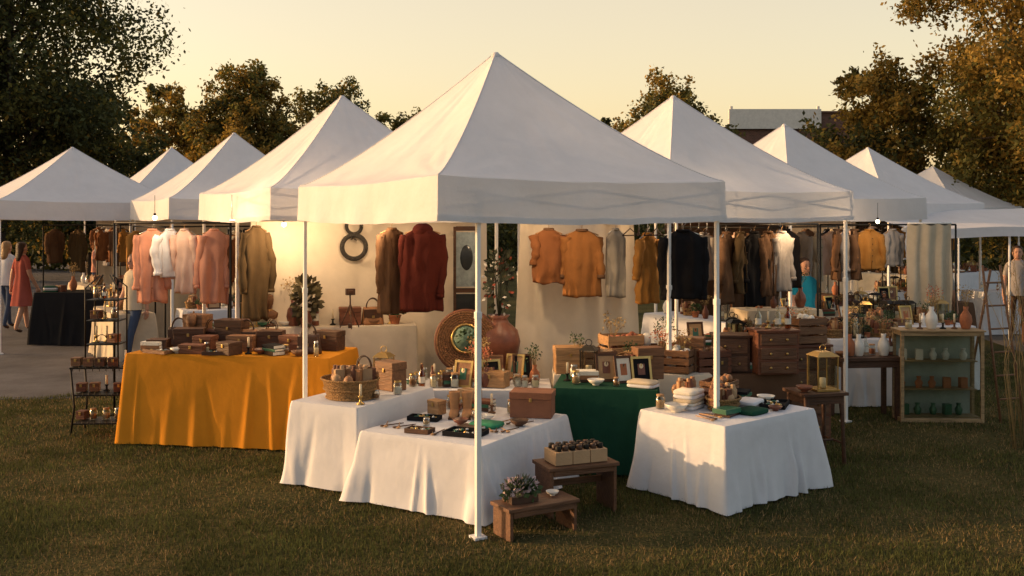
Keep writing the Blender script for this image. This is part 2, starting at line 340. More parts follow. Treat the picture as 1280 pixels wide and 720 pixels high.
# ------------------------------------------------------------------ small goods
ch=random.choice
def put(T,u,v,fn,rz=None,**k):
    a=T.rotation_euler.z; w,d,hh=T['w'],T['d'],T['h']; x=u*w;y=v*d
    X=T.location.x+x*math.cos(a)-y*math.sin(a); Y=T.location.y+x*math.sin(a)+y*math.cos(a)
    return fn((X,Y,hh+.004),a+(random.uniform(-.5,.5) if rz is None else rz),**k)
def wbox(l,rz,w=.24,d=.17,h=.15,m=None):
    b=MB(); b.box((0,0,h*.36),(w,d,h*.72)); b.box((0,0,h*.86),(w*1.03,d*1.04,h*.27)); b.box((0,-d*.53,h*.7),(.025,.01,.035),1)
    return b.build('wooden_box',[m or ch([W1,W2,W4]),brass],l,rz,.004)
def carton(l,rz,w=.3,d=.22,h=.2,m=None):
    b=MB(); b.box((0,0,h/2),(w,d,h)); b.box((0,0,h+.003),(w*.99,.03,.004),1)
    for sx_ in(-1,1): b.box((0,sx_*(d*.5+.001),h-.025),(.03,.003,.05),1)
    return b.build('cardboard_box',[m or kraft,W3],l,rz,.003)
def crate(l,rz,w=.36,d=.26,h=.2,m=None,fill=True):
    b=MB(); ns=3; t=.01
    for k in range(ns):
        z=h*(k+.5)/ns; sh=h/ns*.78
        for s in(-1,1): b.box((0,s*(d/2),z),(w,t,sh)); b.box((s*(w/2-.006),0,z),(t,d-.012,sh))
    for sx_ in(-1,1):
        for s in(-1,1): b.box((sx_*(w/2-.02),s*(d/2-.014),h/2),(.022,.016,h))
    b.box((0,0,.012),(w*.96,d*.95,.012))
    if fill:
        for i in range(9): b.sph((random.uniform(-.4,.4)*w,random.uniform(-.36,.36)*d,h*.85+random.uniform(-.02,.03)),(.04,.035,.04),1,8,6)
    return b.build('wooden_crate',[m or ch([W2,W3]),ch([kraft,flower,leather,paper])],l,rz,.002)
def jar(l,rz,r=.04,h=.12):
    b=MB(); b.lathe([(r*.9,0),(r,.008),(r,h*.75),(r*.75,h*.86),(r*.75,h*.9)],n=14,mi=0); b.lathe([(r*.8,h*.88),(r*.82,h*.9),(r*.82,h),(r*.7,h*1.01)],n=14,mi=1); b.lathe([(r*.85,.01),(r*.88,h*.5),(r*.8,h*.55)],n=12,mi=2)
    return b.build('glass_jar',[glass,ch([brass,silver,W3]),ch([wax,leather,kraft,flower,cer_w])],l,rz)
def bottle(l,rz,h=.22,m=None):
    r=h*.15; b=MB(); b.lathe([(r*.95,0),(r,.01),(r,h*.58),(r*.4,h*.74),(r*.35,h*.93),(r*.42,h*.94),(r*.42,h*.97)],n=12); b.lathe([(r*.3,h*.96),(r*.3,h*1.02),(.001,h*1.03)],n=8,mi=1); b.lathe([(r*1.01,h*.18),(r*1.01,h*.45)],n=12,mi=2,cap=False)
    return b.build('glass_bottle',[m or ch([amber,glass,glass,cer_b]),W3,paper],l,rz)
def bowl(l,rz,r=.08,m=None):
    b=MB(); b.lathe([(r*.4,0),(r*.42,.01),(r*.75,r*.28),(r,r*.65),(r*.96,r*.66),(r*.7,r*.32),(r*.3,.02),(.001,.018)],n=20,cap=False)
    return b.build('ceramic_bowl',m or ch([cer_w,cer_b,cer_g,W2]),l,rz)
def vase(l,rz,h=.25,m=None,plant=True):
    r=h*.28; b=MB(); b.lathe([(r*.6,0),(r*.7,.01),(r,h*.35),(r*.85,h*.6),(r*.35,h*.82),(r*.42,h),(r*.34,h),(r*.28,h*.8)],n=18,cap=False)
    if plant:
        for i in range(9):
            a=random.uniform(0,2*pi); k=random.uniform(.3,.8)*h; tip=(math.cos(a)*k*.5,math.sin(a)*k*.5,h+random.uniform(.4,.8)*h); b.tube([(0,0,h*.8),(tip[0]*.4,tip[1]*.4,h*1.2),tip],.002,4,1); b.leaves(tip,(.03,.03,.05),10,.025,2)
    return b.build('flower_vase',[m or ch([cer_w,cer_b,terra]),dryg,ch([flower,dryg,dryg,plantm])],l,rz)
def plant(l,rz,r=.09,m=None,pm=None):
    b=MB(); b.lathe([(r*.6,0),(r*.85,r*1.1),(r*.92,r*1.1),(r*.92,r*1.3),(r*.8,r*1.3),(r*.75,r*1.1),(.001,r*1.1)],n=16,cap=False); b.leaves((0,0,r*1.9),(r*1.1,r*1.1,r*.9),130,r*.5,1)
    return b.build('potted_plant',[terra if m is None else m,pm or plantm],l,rz)
def books(l,rz,n=3):
    b=MB(); z=0
    for i in range(n):
        t=random.uniform(.02,.04); r_=random.uniform(-.2,.2); b.box((0,0,z+t/2),(.2,.14,t),i%3,r_); b.box((.003,0,z+t/2),(.202,.132,t*.75),3,r_); z+=t+.001
    return b.build('book_stack',[dleather,ch([leather,cer_g]),ch([W4,blackc,paper]),paper],l,rz,.001)
def frame(l,rz,w=.2,h=.26,m=None,pic=None):
    X=Matrix.Rotation(R(-14),4,'X'); b=MB(); t=.022
    for s in(-1,1): b.box((s*(w/2-t/2),.0,h/2),(t,.018,h),0); b.box((0,0,h/2+s*(h/2-t/2)),(w-2*t,.016,t),0)
    b.box((0,.003,h/2),(w-2*t,.006,h-2*t),1); b.box((0,-.002,h*.5),(w*.35,.006,h*.42),2); b.sph((0,-.004,h*.62),(w*.12,.003,w*.12),3,10,6)
    b.v=[tuple(X@Vector(q)) for q in b.v]; b.tube([(0,.02,h*.7),(0,.11,.004)],.005,5,0)
    return b.build('picture_frame',[m or ch([W1,W2,brass]),pic or ch([paper,kraft,leather,blackc]),ch([terra,cer_b,cer_g]),ch([wax,leather])],l,rz)
def handbag(l,rz,w=.26,h=.2,m=None):
    b=MB(); rs=[]
    for j in range(9):
        t=j/8; ww=w/2*(1-.16*t); dd=.055*(1-t)**.6+.012; rs.append([(ww*math.copysign(abs(math.cos(a))**.5,math.cos(a)),dd*math.copysign(abs(math.sin(a))**.7,math.sin(a))*(1+.1*math.sin(5*a)),t*h) for a in [2*pi*i/28 for i in range(28)]])
    b.loft(rs); b.tube([(w*.28*math.cos(a),-.012,h*.96+.11*math.sin(a)) for a in [pi*i/14 for i in range(15)]],.006,6,1); b.tube([(w*.28*math.cos(a),.012,h*.96+.1*math.sin(a)) for a in [pi*i/14 for i in range(15)]],.006,6,1)
    b.box((0,-.045,h*.62),(w*.8,.012,h*.5),1); b.box((0,-.055,h*.45),(.03,.008,.03),2)
    return b.build('leather_handbag',[m or ch([leather,dleather,W4]),dleather,brass],l,rz)
def basket(l,rz,r=.2,h=.16,handle=True,fill=True):
    b=MB(); n=36; rs=[]
    for j in range(15):
        t=j/14; rr=r*(.82+.18*t); rs.append([(rr*(1+.025*math.sin(i*pi+j*pi/1))*math.cos(2*pi*i/n)*1.2,rr*(1+.025*(-1)**(i+j))*math.sin(2*pi*i/n),t*h) for i in range(n)])
    b.loft(rs,0,True,False); b.lathe([(r*.8,.01),(.001,.01)],cap=False)
    for zz in(h,h*.5,.01): b.tube([(1.2*r*(.82+.18*zz/h)*1.03*math.cos(a),r*(.82+.18*zz/h)*1.03*math.sin(a),zz) for a in [2*pi*i/30 for i in range(31)]],.01,6,0,False)
    if handle: b.tube([(1.2*r*math.cos(a),0,h+r*.95*math.sin(a)) for a in [pi*i/16 for i in range(17)]],.009,6)
    if fill:
        for i in range(int(30*(r/.2)**1.5)+6):
            a=random.uniform(0,6.3); q=random.uniform(0,.8)*r; k=random.randint(0,2); x,y=1.15*q*math.cos(a),q*math.sin(a)
            if k==0: b.sph((x,y,h+.0),(.045,.04,.05),1+i%3,8,6)
            elif k==1: b.lathe([(.03,h-.05),(.032,h+.07),(.02,h+.09),(.02,h+.11)],(x,y,0),10,1+i%3)
            else: b.box((x,y,h+.02),(.08,.05,.13),1+i%3,a)
    return b.build('wicker_basket',[wicker,leather,kraft,W4],l,rz)
def candle(l,rz,h=.14):
    b=MB(); b.lathe([(.035,0),(.035,.008),(.012,.02),(.01,h*.4),(.022,h*.45),(.022,h*.5)],n=14,mi=0); b.lathe([(.011,h*.48),(.011,h*1.2),(.003,h*1.22)],n=10,mi=1); b.tube([(0,0,h*1.2),(0.002,0,h*1.28)],.0015,4,2)
    return b.build('candlestick',[ch([brass,iron,W2]),wax,blackc],l,rz)
def lantern(l,rz,w=.14,h=.26,lit=False):
    b=MB()
    for s in(-1,1):
        for t in(-1,1): b.box((s*w/2,t*w/2,h/2),(.01,.01,h))
    b.box((0,0,.008),(w+.03,w+.03,.016)); b.box((0,0,h+.02),(w+.03,w+.03,.04),0,0,.5); b.torus((0,0,h+.07),.03,.004); b.box((0,0,h/2),(w-.012,w-.012,h-.03),1); b.lathe([(.03,.02),(.03,.11),(.004,.112)],mi=2,n=12)
    return b.build('glass_lantern',[ch([iron,brass]),glass,wax],l,rz)
def boots(l,rz,s=1.0):
    b=MB()
    for sgn in(-1,1):
        ox=sgn*.055*s; rs=[]
        for (y,z,rx,ry) in [(0,.0,.04,.045),(0,.05,.038,.045),(0.0,.1,.038,.04),(0,.16,.044,.05),(0,.21,.05,.055),(0,.215,.044,.048),(0,.17,.03,.03)]:
            rs.append([(ox+rx*s*math.cos(2*pi*i/16),(y+ry*math.sin(2*pi*i/16))*s,z*s) for i in range(16)])
        b.loft(rs)
        rs=[]
        for (y,rx,h_) in [(.045,.036,.06),(0,.04,.08),(-.05,.04,.065),(-.1,.042,.05),(-.14,.034,.042),(-.16,.012,.02)]:
            rs.append([(ox+rx*s*math.cos(2*pi*i/14),y*s,max(.0,(h_*.5+h_*.5*math.sin(2*pi*i/14)))*s+.008*s) for i in range(14)])
        b.loft(rs); b.box((ox,-.05*s,.006*s),(.085*s,.22*s,.012*s),1); b.box((ox,.03*s,.016*s),(.07*s,.06*s,.02*s),1)
    return b.build('ankle_boots',[M('boot_suede',(.40,.2,.09)),dleather],l,rz)
def tray(l,rz,w=.3,d=.2):
    b=MB(); b.box((0,0,.006),(w,d,.012))
    for s in(-1,1): b.box((0,s*d/2,.018),(w+.012,.012,.036)); b.box((s*w/2,0,.018),(.012,d-.014,.036))
    for i in range(12):
        x,y=random.uniform(-.4,.4)*w,random.uniform(-.36,.36)*d
        if i%2: b.torus((x,y,.02),.018,.004,1+i%3,12,'z')
        else: b.sph((x,y,.025),.014,1+i%3,8,6)
    return b.build('jewelry_tray',[ch([W1,W2,blackc]),brass,silver,cer_g],l,rz)
def folded(l,rz,n=4,cols=None):
    b=MB(); z=0
    for i in range(n):
        t=random.uniform(.02,.035); rs=[]
        for j,(sc,zz) in enumerate([(.94,0),(1,.25),(1,.75),(.94,1)]): rs.append([(.13*sc*math.copysign(abs(math.cos(a))**.35,math.cos(a))*(1+.02*math.sin(i+a*2)),.1*sc*math.copysign(abs(math.sin(a))**.35,math.sin(a)),z+t*zz) for a in [2*pi*k/28 for k in range(28)]])
        b.loft(rs,i%3); z+=t
    return b.build('folded_textiles',cols or random.sample([linen,yellow,flowerc,greyc,brownc,greenc,paper],3),l,rz)
flowerc=cloth('coral_cotton',(.5,.19,.13)); greyc=cloth('grey_wool',(.3,.27,.25)); brownc=cloth('brown_wool',(.11,.06,.035))
def toolset(l,rz):
    b=MB()
    for i in range(4):
        a=random.uniform(-.6,.6); x=-.09+.06*i; dx,dy=math.sin(a)*.1,math.cos(a)*.1
        b.tube([(x-dx,-dy,.008),(x+dx,dy,.008)],[.006,.004],6,i%2); b.sph((x-dx,-dy,.008),(.018,.022,.007),i%2,10,6)
    return b.build('wooden_spoons',[W3,W1],l,rz)
def busts(l,rz,h=.3,m=None):
    b=MB(); b.lathe([(.07,0),(.07,.02),(.03,.04),(.03,.07)],n=16,mi=1)
    b.loft([[(rx*math.cos(2*pi*i/16),ry*math.sin(2*pi*i/16)+oy,z) for i in range(16)] for (rx,ry,oy,z) in [(.04,.03,0,.06),(.1,.05,0,.1),(.11,.055,0,.15),(.04,.035,0,.19),(.035,.035,-.005,.22),(.05,.06,-.012,.25),(.055,.07,-.01,.3),(.045,.06,0,.34),(.015,.02,0,.36)]])
    b.torus((0,-.005,.185),.045,.005,2,20,'z')
    return b.build('jewelry_bust',[m or ch([blackc,cer_w,W2]),W1,brass],l,rz)
def small_basket(l,rz): return basket(l,rz,random.uniform(.08,.12),.1,random.random()<.5,True)
def scatter(T,nu,nv,kinds,um=(.06,.94),vm=(.1,.9),p=1,skip=None):
    for j in range(nv):
        for i in range(nu):
            if random.random()>p: continue
            u=um[0]+(um[1]-um[0])*(i+.5+random.uniform(-.25,.25))/nu; v=vm[0]+(vm[1]-vm[0])*(j+.5+random.uniform(-.25,.25))/nv
            f=ch(kinds); 
            if f is basket: f=small_basket
            k={}
            if f is bottle: k=dict(h=random.uniform(.14,.26))
            if f is wbox: k=dict(w=random.uniform(.14,.26),d=random.uniform(.1,.18),h=random.uniform(.08,.2))
            if f is jar: k=dict(r=random.uniform(.025,.045),h=random.uniform(.07,.15))
            if f is plant: k=dict(r=random.uniform(.05,.08))
            if f is vase: k=dict(h=random.uniform(.14,.26))
            if f is crate: k=dict(w=.28,d=.2,h=random.uniform(.1,.16))
            put(T,u,v,f,**k)
# ------------------------------------------------------------------ garments
def garment(name,loc,rz,w,L,mat,sleeve=.55,depth=.062,hood=False,collar=None,trim=None,open_=None,taper=.0,seed=0):
    """loc = hook point on rail; cloth hangs below"""
    gr=random.Random(seed*13+1)
    if open_ is None: open_=gr.random()<.4
    b=MB(); hw=w/2; z0=-.07; rs=[]; n=52; sh=.09
    st=[0,.04,.12,.2,.3,.4,.5,.6,.7,.8,.86,.9,.94,.97,1]
    for t in st:
        if t<.86: ww=hw*(1+taper*(1-t)); dd=depth*(.75+.3*(1-t)); z=z0-sh-(L-sh)*(1-t/.86)
        else:
            q=(t-.86)/.14; ww=hw*(1-q)+hw*.28*q; dd=depth*(.75-.25*q); z=z0-sh*(1-q)**1.2
        ring=[]
        for i in range(n):
            a=2*pi*i/n; c,s_=math.cos(a),math.sin(a); fo=(1-t)**.6
            x=ww*math.copysign(abs(c)**.75,c); y=dd*math.copysign(abs(s_)**.8,s_)
            fd=noise.noise(Vector((x*16+seed*3,t*1.0,s_*1.0+seed)))*.075*fo+noise.noise(Vector((x*10+t*4,t*7,seed+s_)))*.03
            y+=fd; x+=(.03*noise.noise(Vector((a,t*2,seed)))+.02*noise.noise(Vector((t*3,seed,1))))*fo
            ring.append((x,y,z+(.03*noise.noise(Vector((x*9,seed,s_))) if t<.02 else 0)))
        rs.append(ring)
    b.loft(rs,0,True,True)
    if sleeve:
        for sg in(-1,1):
            pts=[];rad=[]; sp=gr.uniform(.0,.05)
            for k in range(12):
                q=k/11; pts.append((sg*(hw*.84+sp*min(1,q*2.2)+.015*math.sin(q*5+seed)),.025*math.sin(q*4+seed*2+sg),z0-.07-sleeve*q)); rad.append(.056-.016*q+.007*math.sin(k*1.9+seed+sg))
            b.tube(pts,rad,12,0); b.tube([(pts[-1][0],pts[-1][1],pts[-1][2]+.035),(pts[-1][0],pts[-1][1],pts[-1][2]-.005)],rad[-1]+.003,12,2)
    if hood: b.sph((0,.015,z0-.02),(hw*.5,.09,.085),0,16,10)
    b.torus((0,0,z0-.0),hw*.27,.014,2,20,'z')
    if open_:
        b.tube([(0,-depth*.62,z0-.02),(0.004,-depth*.9-.015,z0-L*.4),(0,-depth*1.02-.015,z0-L+.01)],.006,6,2)
        for k in range(5): b.sph((.012,-depth*.98-.017,z0-.12-(L-.15)*k/5),.007,3,8,6)
    b.tube([(-hw*.85,0,z0-.05),(0,0,z0+.01),(hw*.85,0,z0-.05)],.007,6,1); b.tube([(0,0,z0),(0,0,-.02),(.018,0,-.012),(.022,0,.008),(0,0,.02),(-.012,0,.01)],.003,5,1)
    return b.build(name,[mat,W3 if gr.random()<.5 else silver,trim or mat,W1],loc,rz)
def rail(x0,y0,x1,y1,z=2.24,stand=True,name='garment_rail'):
    a=math.atan2(y1-y0,x1-x0); L=math.dist((x0,y0),(x1,y1)); b=MB(); b.tube([(0,0,z),(L,0,z)],.013,8)
    if stand:
        for x in(0,L): b.tube([(x,0,.02),(x,0,z+.0)],.014,8); b.tube([(x,-.22,.02),(x,.22,.02)],.014,8)
    else:
        for x in(.02,L-.02): b.tube([(x,0,z),(x,0,z+.28)],.004,5)
    return b.build(name,iron if stand else silver,(x0,y0,0),a)
coral=cloth('peach_cotton',(.58,.27,.18)); pinkw=cloth('blush_cotton',(.62,.43,.35)); olive=cloth('olive_brown_wool',(.08,.052,.026)); darkred=cloth('oxblood_wool',(.072,.015,.011)); brown2=cloth('tobacco_suede',(.11,.06,.034))
rust=cloth('rust_suede',(.17,.068,.028)); rust2=cloth('ochre_suede',(.21,.09,.03)); blackw=cloth('black_wool',(.012,.011,.012)); scarfm=cloth('stone_linen',(.27,.24,.2)); orange=cloth('amber_wool',(.33,.155,.04)); teal=cloth('turquoise_cotton',(.02,.25,.36)); cr2=cloth('oat_linen',(.5,.42,.31))
GC=[coral,pinkw,olive,brown2,rust,scarfm,blackw,orange,cr2,greyc,brownc,linen]
# ------------------------------------------------------------------ curtain
def curtain(name,x0,y0,x1,y1,ztop,zbot,mat,amp=.03,freq=26,flare=0,seed=0):
    a=math.atan2(y1-y0,x1-x0); L=math.dist((x0,y0),(x1,y1)); n=int(L*60)+10; m=26; rs=[]
    for j in range(m+1):
        t=j/m; row=[]
        for i in range(n+1):
            x=L*i/n; f=noise.noise(Vector((x*3.3,seed,t*.8)))
            y=amp*math.sin(x*freq+3*f+seed)*(.5+f)*(.6+.4*t)+.06*noise.noise(Vector((x*1.5,t*1.8,seed+4)))
            row.append((x+(x/L-.5)*flare*t,y-.12*flare*t,ztop+(zbot-ztop)*t-.03*abs(math.sin(x/L*pi*3))*(1-t)))
        rs.append(row)
    b=MB(); b.loft(rs,0,True,False,False)
    if ztop>1.9: b.tube([(0,0,ztop),(L,0,ztop)],.012,6,1)
    return b.build(name,[mat,pole],(x0,y0,0),a)
# ------------------------------------------------------------------ STALL: left
T=table('yellow_cloth_table',-3.92,10.16,-9.5,2.16,.85,.92,yellow,seed=1,flare=.055,amp=.019)
for (u,v,k) in [(.1,.3,dict(w=.2,h=.12)),(.22,.5,dict(w=.3,d=.2,h=.22,m=W1)),(.33,.35,dict(w=.2,h=.16,m=W4)),(.40,.7,dict(w=.3,d=.2,h=.3,m=W1)),(.5,.45,dict(w=.28,h=.16,m=W2)),(.62,.6,dict(w=.26,h=.2,m=W1)),(.2,.8,dict(w=.26,h=.34,m=W2)),(.74,.55,dict(w=.24,h=.16,m=W4)),(.9,.7,dict(w=.28,h=.2,m=W1))]: put(T,u,v,wbox,rz=random.uniform(-.3,.3),**k)
scatter(T,13,1,[tray,books,jar,jar,candle,bowl,wbox],vm=(.05,.28)); scatter(T,9,1,[handbag,handbag,bottle,busts,frame,jar],vm=(.55,.95))
put(T,.85,.35,handbag,m=dleather)
curtain('cream_backdrop_cloth',-2.92,11.18,-.3,11.92,2.55,.02,cream,amp=.012,freq=9,seed=2)
T=table('cream_cloth_table',-3.0,10.98,10,1.95,.34,1.08,cream,seed=5,flare=.02,amp=.01)
put(T,.3,.5,vase,h=.3,m=cer_b); put(T,.16,.5,busts,m=W2); put(T,.42,.5,bottle,h=.3); put(T,.88,.5,plant,r=.08); put(T,.05,.5,lantern); put(T,.75,.5,handbag,m=leather); put(T,.62,.5,wbox,h=.2)
scatter(T,7,1,[jar,candle,bottle,bowl])
b=MB()
for a in range(3): b.tube([(0,0,.26),(.12*math.cos(a*2.1+.5),.12*math.sin(a*2.1+.5),0)],[.009,.006],6)
b.tube([(0,0,.24),(0,0,.38)],.009,6); b.box((0,-.01,.40),(.10,.08,.07),1); b.lathe([(.024,0),(.024,.05)],(0,0,.0),10,1)
b.box((0,-.055,.40),(.05,.03,.04),0); b.build('tripod_camera_stand',[W1,dleather],(-1.78,11.0,1.085),.3,.002)
b=MB(); b.torus((0,-.03,2.2),.085,.02,0,30); b.torus((0,-.03,1.965),.135,.026,0,36); b.leaves((0,-.03,2.06),(.02,.02,.02),14,.03,0); b.build('dark_wreath',[M('dark_vine',(.05,.045,.04),var=.4,bump=1)],(-1.81,11.44,0),R(15))
b=MB(); b.tube([(0,0,0),(0,0,.35)],.012,6); b.leaves((0,0,.3),(.13,.1,.24),190,.09,1); b.lathe([(.05,0),(.07,.08),(.04,.16),(.045,.18)],n=14,mi=2); b.build('dried_bouquet',[W1,M('dark_foliage',(.07,.055,.025),island=.6,bump=0),cer_b],(-2.28,11.08,1.085))
rail(-4.62,11.62,-3.25,11.55)
garment('peach_shirt',(-4.17,11.6,2.23),.15,.34,.84,coral,.62,seed=1); garment('blush_blouse',(-3.80,11.6,2.23),-.3,.28,.74,pinkw,.5,seed=2); garment('peach_shirt',(-3.45,11.58,2.23),.35,.31,.85,coral,.6,seed=3)
garment('white_blouse',(-3.98,11.64,2.23),.9,.32,.55,linen,.45,seed=13)
rail(-3.1,11.0,-.55,10.72,2.27,False)
garment('olive_coat',(-2.80,10.95,2.27),.75,.3,1.02,olive,.65,seed=4,open_=False)
garment('brown_coat',(-1.30,10.82,2.25),.55,.32,.92,brown2,.62,seed=5,open_=False)
garment('oxblood_hooded_jacket',(-.96,10.72,2.25),-.1,.46,.88,darkred,.66,depth=.09,hood=True,seed=6,open_=False)
b=MB()
for s in(-1,1):
    for t in(-1,1):
        b.tube([(s*.3,t*.2,0),(s*.27,t*.18,.3),(s*.3,t*.2,.72)],.011,6); b.tube([(s*.17,t*.14,.72),(s*.17,t*.14,1.55),(s*.05,t*.04,1.68)],.009,6)
for z,w,d in((.12,.56,.37),(.42,.54,.36),(.71,.62,.42)):
    b.box((0,0,z),(w,d,.014))
    for k in range(-4,5): b.tube([(k*w/9,-d/2,z-.03),(k*w/9,-d/2,z+.03)],.004,4)
for z in(.95,1.2,1.42): b.box((0,0,z),(.34,.28,.012)); b.torus((0,-.14,z+.06),.05,.004,0,14)
ET=(-4.36,10.75); b.build('iron_etagere',iron,(*ET,0),.05)
for z,w in((.13,.13),(.43,.13),(.72,.13),(.96,.1),(1.21,.1),(1.43,.08)):
    for k in((-2,-1,0,1,2) if z<.8 else (-1,0,1)):
        f=ch([jar,bowl,candle,bottle,wbox,jar]); kw={}
        if f is wbox: kw=dict(w=.1,d=.1,h=.09)
        if f is bottle: kw=dict(h=.16)
        if f is bowl: kw=dict(r=.05)
        f((ET[0]+k*w,ET[1]+random.uniform(-.06,.02)-(.12 if z==.72 else 0),z+.006),random.uniform(-.4,.4),**kw)
# ------------------------------------------------------------------ front tables
LB=table('white_cloth_table',-1.9,8.62,-28,.70,1.15,.72,linen,seed=8,flare=.045,amp=.024)
put(LB,.52,.30,basket,rz=0,r=.215,h=.17,handle=False); put(LB,.62,.75,wbox,w=.24,h=.26); put(LB,.25,.7,handbag,m=leather); put(LB,.9,.6,jar); put(LB,.3,.93,lantern); put(LB,.75,.95,jar); put(LB,.9,.12,candle); put(LB,.86,.35,jar,r=.03,h=.08)
FT=table('white_cloth_table',-1.22,8.1,-30,1.14,1.42,.575,linen,seed=9,flare=.06,amp=.025)
put(FT,.34,.62,boots,rz=.5,s=1.0); put(FT,.18,.42,tray,w=.26,d=.12); put(FT,.12,.2,toolset); put(FT,.5,.42,bowl,r=.07,m=cer_b); put(FT,.58,.62,bowl,r=.06,m=cer_w)
put(FT,.80,.86,wbox,rz=.35,w=.36,d=.25,h=.22,m=M('box_sienna',(.2,.085,.05),var=.15)); put(FT,.72,.2,tray); put(FT,.85,.4,toolset); put(FT,.55,.18,toolset); put(FT,.9,.55,bowl,m=W1); put(FT,.48,.8,candle); put(FT,.62,.85,jar); put(FT,.35,.86,books); put(FT,.1,.8,jar); put(FT,.2,.9,carton,w=.18,d=.14,h=.16); put(FT,.3,.3,jar,r=.03,h=.06); put(FT,.7,.45,folded,n=1,cols=[M('green_card',(.02,.17,.09)),greenc,greenc]); put(FT,.82,.62,toolset); put(FT,.65,.35,books,n=1); put(FT,.4,.12,tray,w=.2,d=.12); put(FT,.12,.62,wbox,w=.14,d=.1,h=.12,m=W3); put(FT,.5,.58,jar,r=.03,h=.09); put(FT,.22,.75,jar,r=.035,h=.12)
BT=table('white_cloth_table',-1.12,9.55,0,1.5,.7,.65,linen,seed=12,flare=.04)
scatter(BT,13,3,[jar,jar,jar,candle,vase,bowl,frame,bottle],vm=(.1,.95)); put(BT,.35,.35,books,n=4); put(BT,.62,.3,wbox,m=W3,w=.3)
T=table('brown_cloth_table',-.72,10.35,0,.95,.5,.62,brownc,seed=14,flare=.02)
b=MB(); b.lathe([(.1,0),(.12,.02),(.1,.05),(.2,.2),(.23,.36),(.2,.48),(.11,.56),(.09,.6),(.12,.64),(.11,.64),(.07,.6)],n=28,cap=False)
darkpl=M('dark_plant',(.035,.04,.025),island=.6,bump=0)
for i in range(14):
    a=random.uniform(0,6.28); q=random.uniform(.05,.16); b.tube([(0,0,.58),(q*.5*math.cos(a),q*.5*math.sin(a),.85),(q*math.cos(a),q*math.sin(a),random.uniform(1.0,1.35))],[.005,.004,.002],5,1)
b.leaves((0,0,.98),(.15,.12,.36),110,.075,1); b.leaves((0,0,1.0),(.17,.13,.34),40,.05,2); b.leaves((0,0,.95),(.17,.13,.34),34,.05,3); b.build('large_urn_with_plant',[cer_b,darkpl,M('red_leaf',(.22,.05,.03),island=.5,bump=0),cer_w],(-.14,10.6,.63))
wov=M('woven_rush',(.27,.13,.06),var=.5,scale=40,bump=1,bscale=70)
b=MB(); 
for k in range(13):
    b.torus((0,.012*math.cos(k*.24),0),.02+.0235*k,.0135,0,44)
b.torus((0,.0,0),.315,.02,2,44); b.loft([[(.14*math.cos(2*pi*i/28),yy,.03+.14*math.sin(2*pi*i/28)) for i in range(28)] for yy in(-.03,-.022)],1); b.torus((0,-.028,.03),.145,.014,3,36)
b.leaves((0,-.034,.03),(.09,.004,.09),60,.04,4); b.v=[(x,y+.1*(z+.3),z+.33) for x,y,z in b.v]
b.build('woven_round_wall_tray',[wov,M('painted_green',(.12,.2,.15),rough=.5,var=.6,scale=14,bump=0),W4,brass,plantm],(-.48,10.42,.93-.25))
T=table('dark_cloth_stand',-.72,10.2,0,.5,.2,.66,brownc,seed=15,flare=.01,amp=.005)
scatter(T,4,1,[jar,candle,bowl])
b=MB()
for s in(-1,1): b.box((s*.13,0,1.1),(.03,.04,2.2))
for z in(.02,.75,1.5,2.18): b.box((0,0,z),(.23,.036,.05))
for z in (.39,1.13): b.box((0,.008,z),(.23,.006,.66),1)
b.box((0,.008,1.84),(.23,.006,.6),2); b.sph((0,-.0,1.86),(.07,.006,.14),1,14,8)
b.build('folding_screen_panel',[W1,dark,M('pale_blue_panel',(.3,.36,.38),var=.3,scale=12)],(-.50,11.0,0),.1,.003)
curtain('cream_drape',.1,10.72,1.32,10.98,2.5,.02,cream,amp=.045,freq=24,flare=.25,seed=4)
rail(.1,10.35,1.3,10.35,2.27,False)
garment('rust_vest',(.38,10.34,2.25),.05,.33,.56,rust,0.3,seed=21,trim=brown2,open_=False); garment('ochre_vest',(.72,10.3,2.24),-.1,.4,.68,rust2,0.42,seed=22,trim=brown2,open_=False); garment('linen_scarf',(1.07,10.33,2.25),.1,.2,.7,scarfm,0,depth=.04,open_=False,seed=23)
rail(1.18,10.15,2.2,10.6,2.26,False)
garment('amber_top',(1.42,10.45,2.2),.8,.34,.72,orange,.4,seed=24); garment('black_sweater',(1.72,10.05,2.24),.05,.46,.68,blackw,.62,depth=.09,open_=False,seed=25)
for i in range(11):
    b=MB(); b.tube([(-.2,0,-.12),(0,0,-.05),(.2,0,-.12),(-.2,0,-.12)],.006,6); b.tube([(0,0,-.05),(0,0,0),(.02,0,.015),(0,0,.03)],.003,5,1); b.build('wooden_hanger',[W1,silver],(1.2+i*.095,10.16+i*.042,2.24),1.2+random.uniform(-.3,.3))
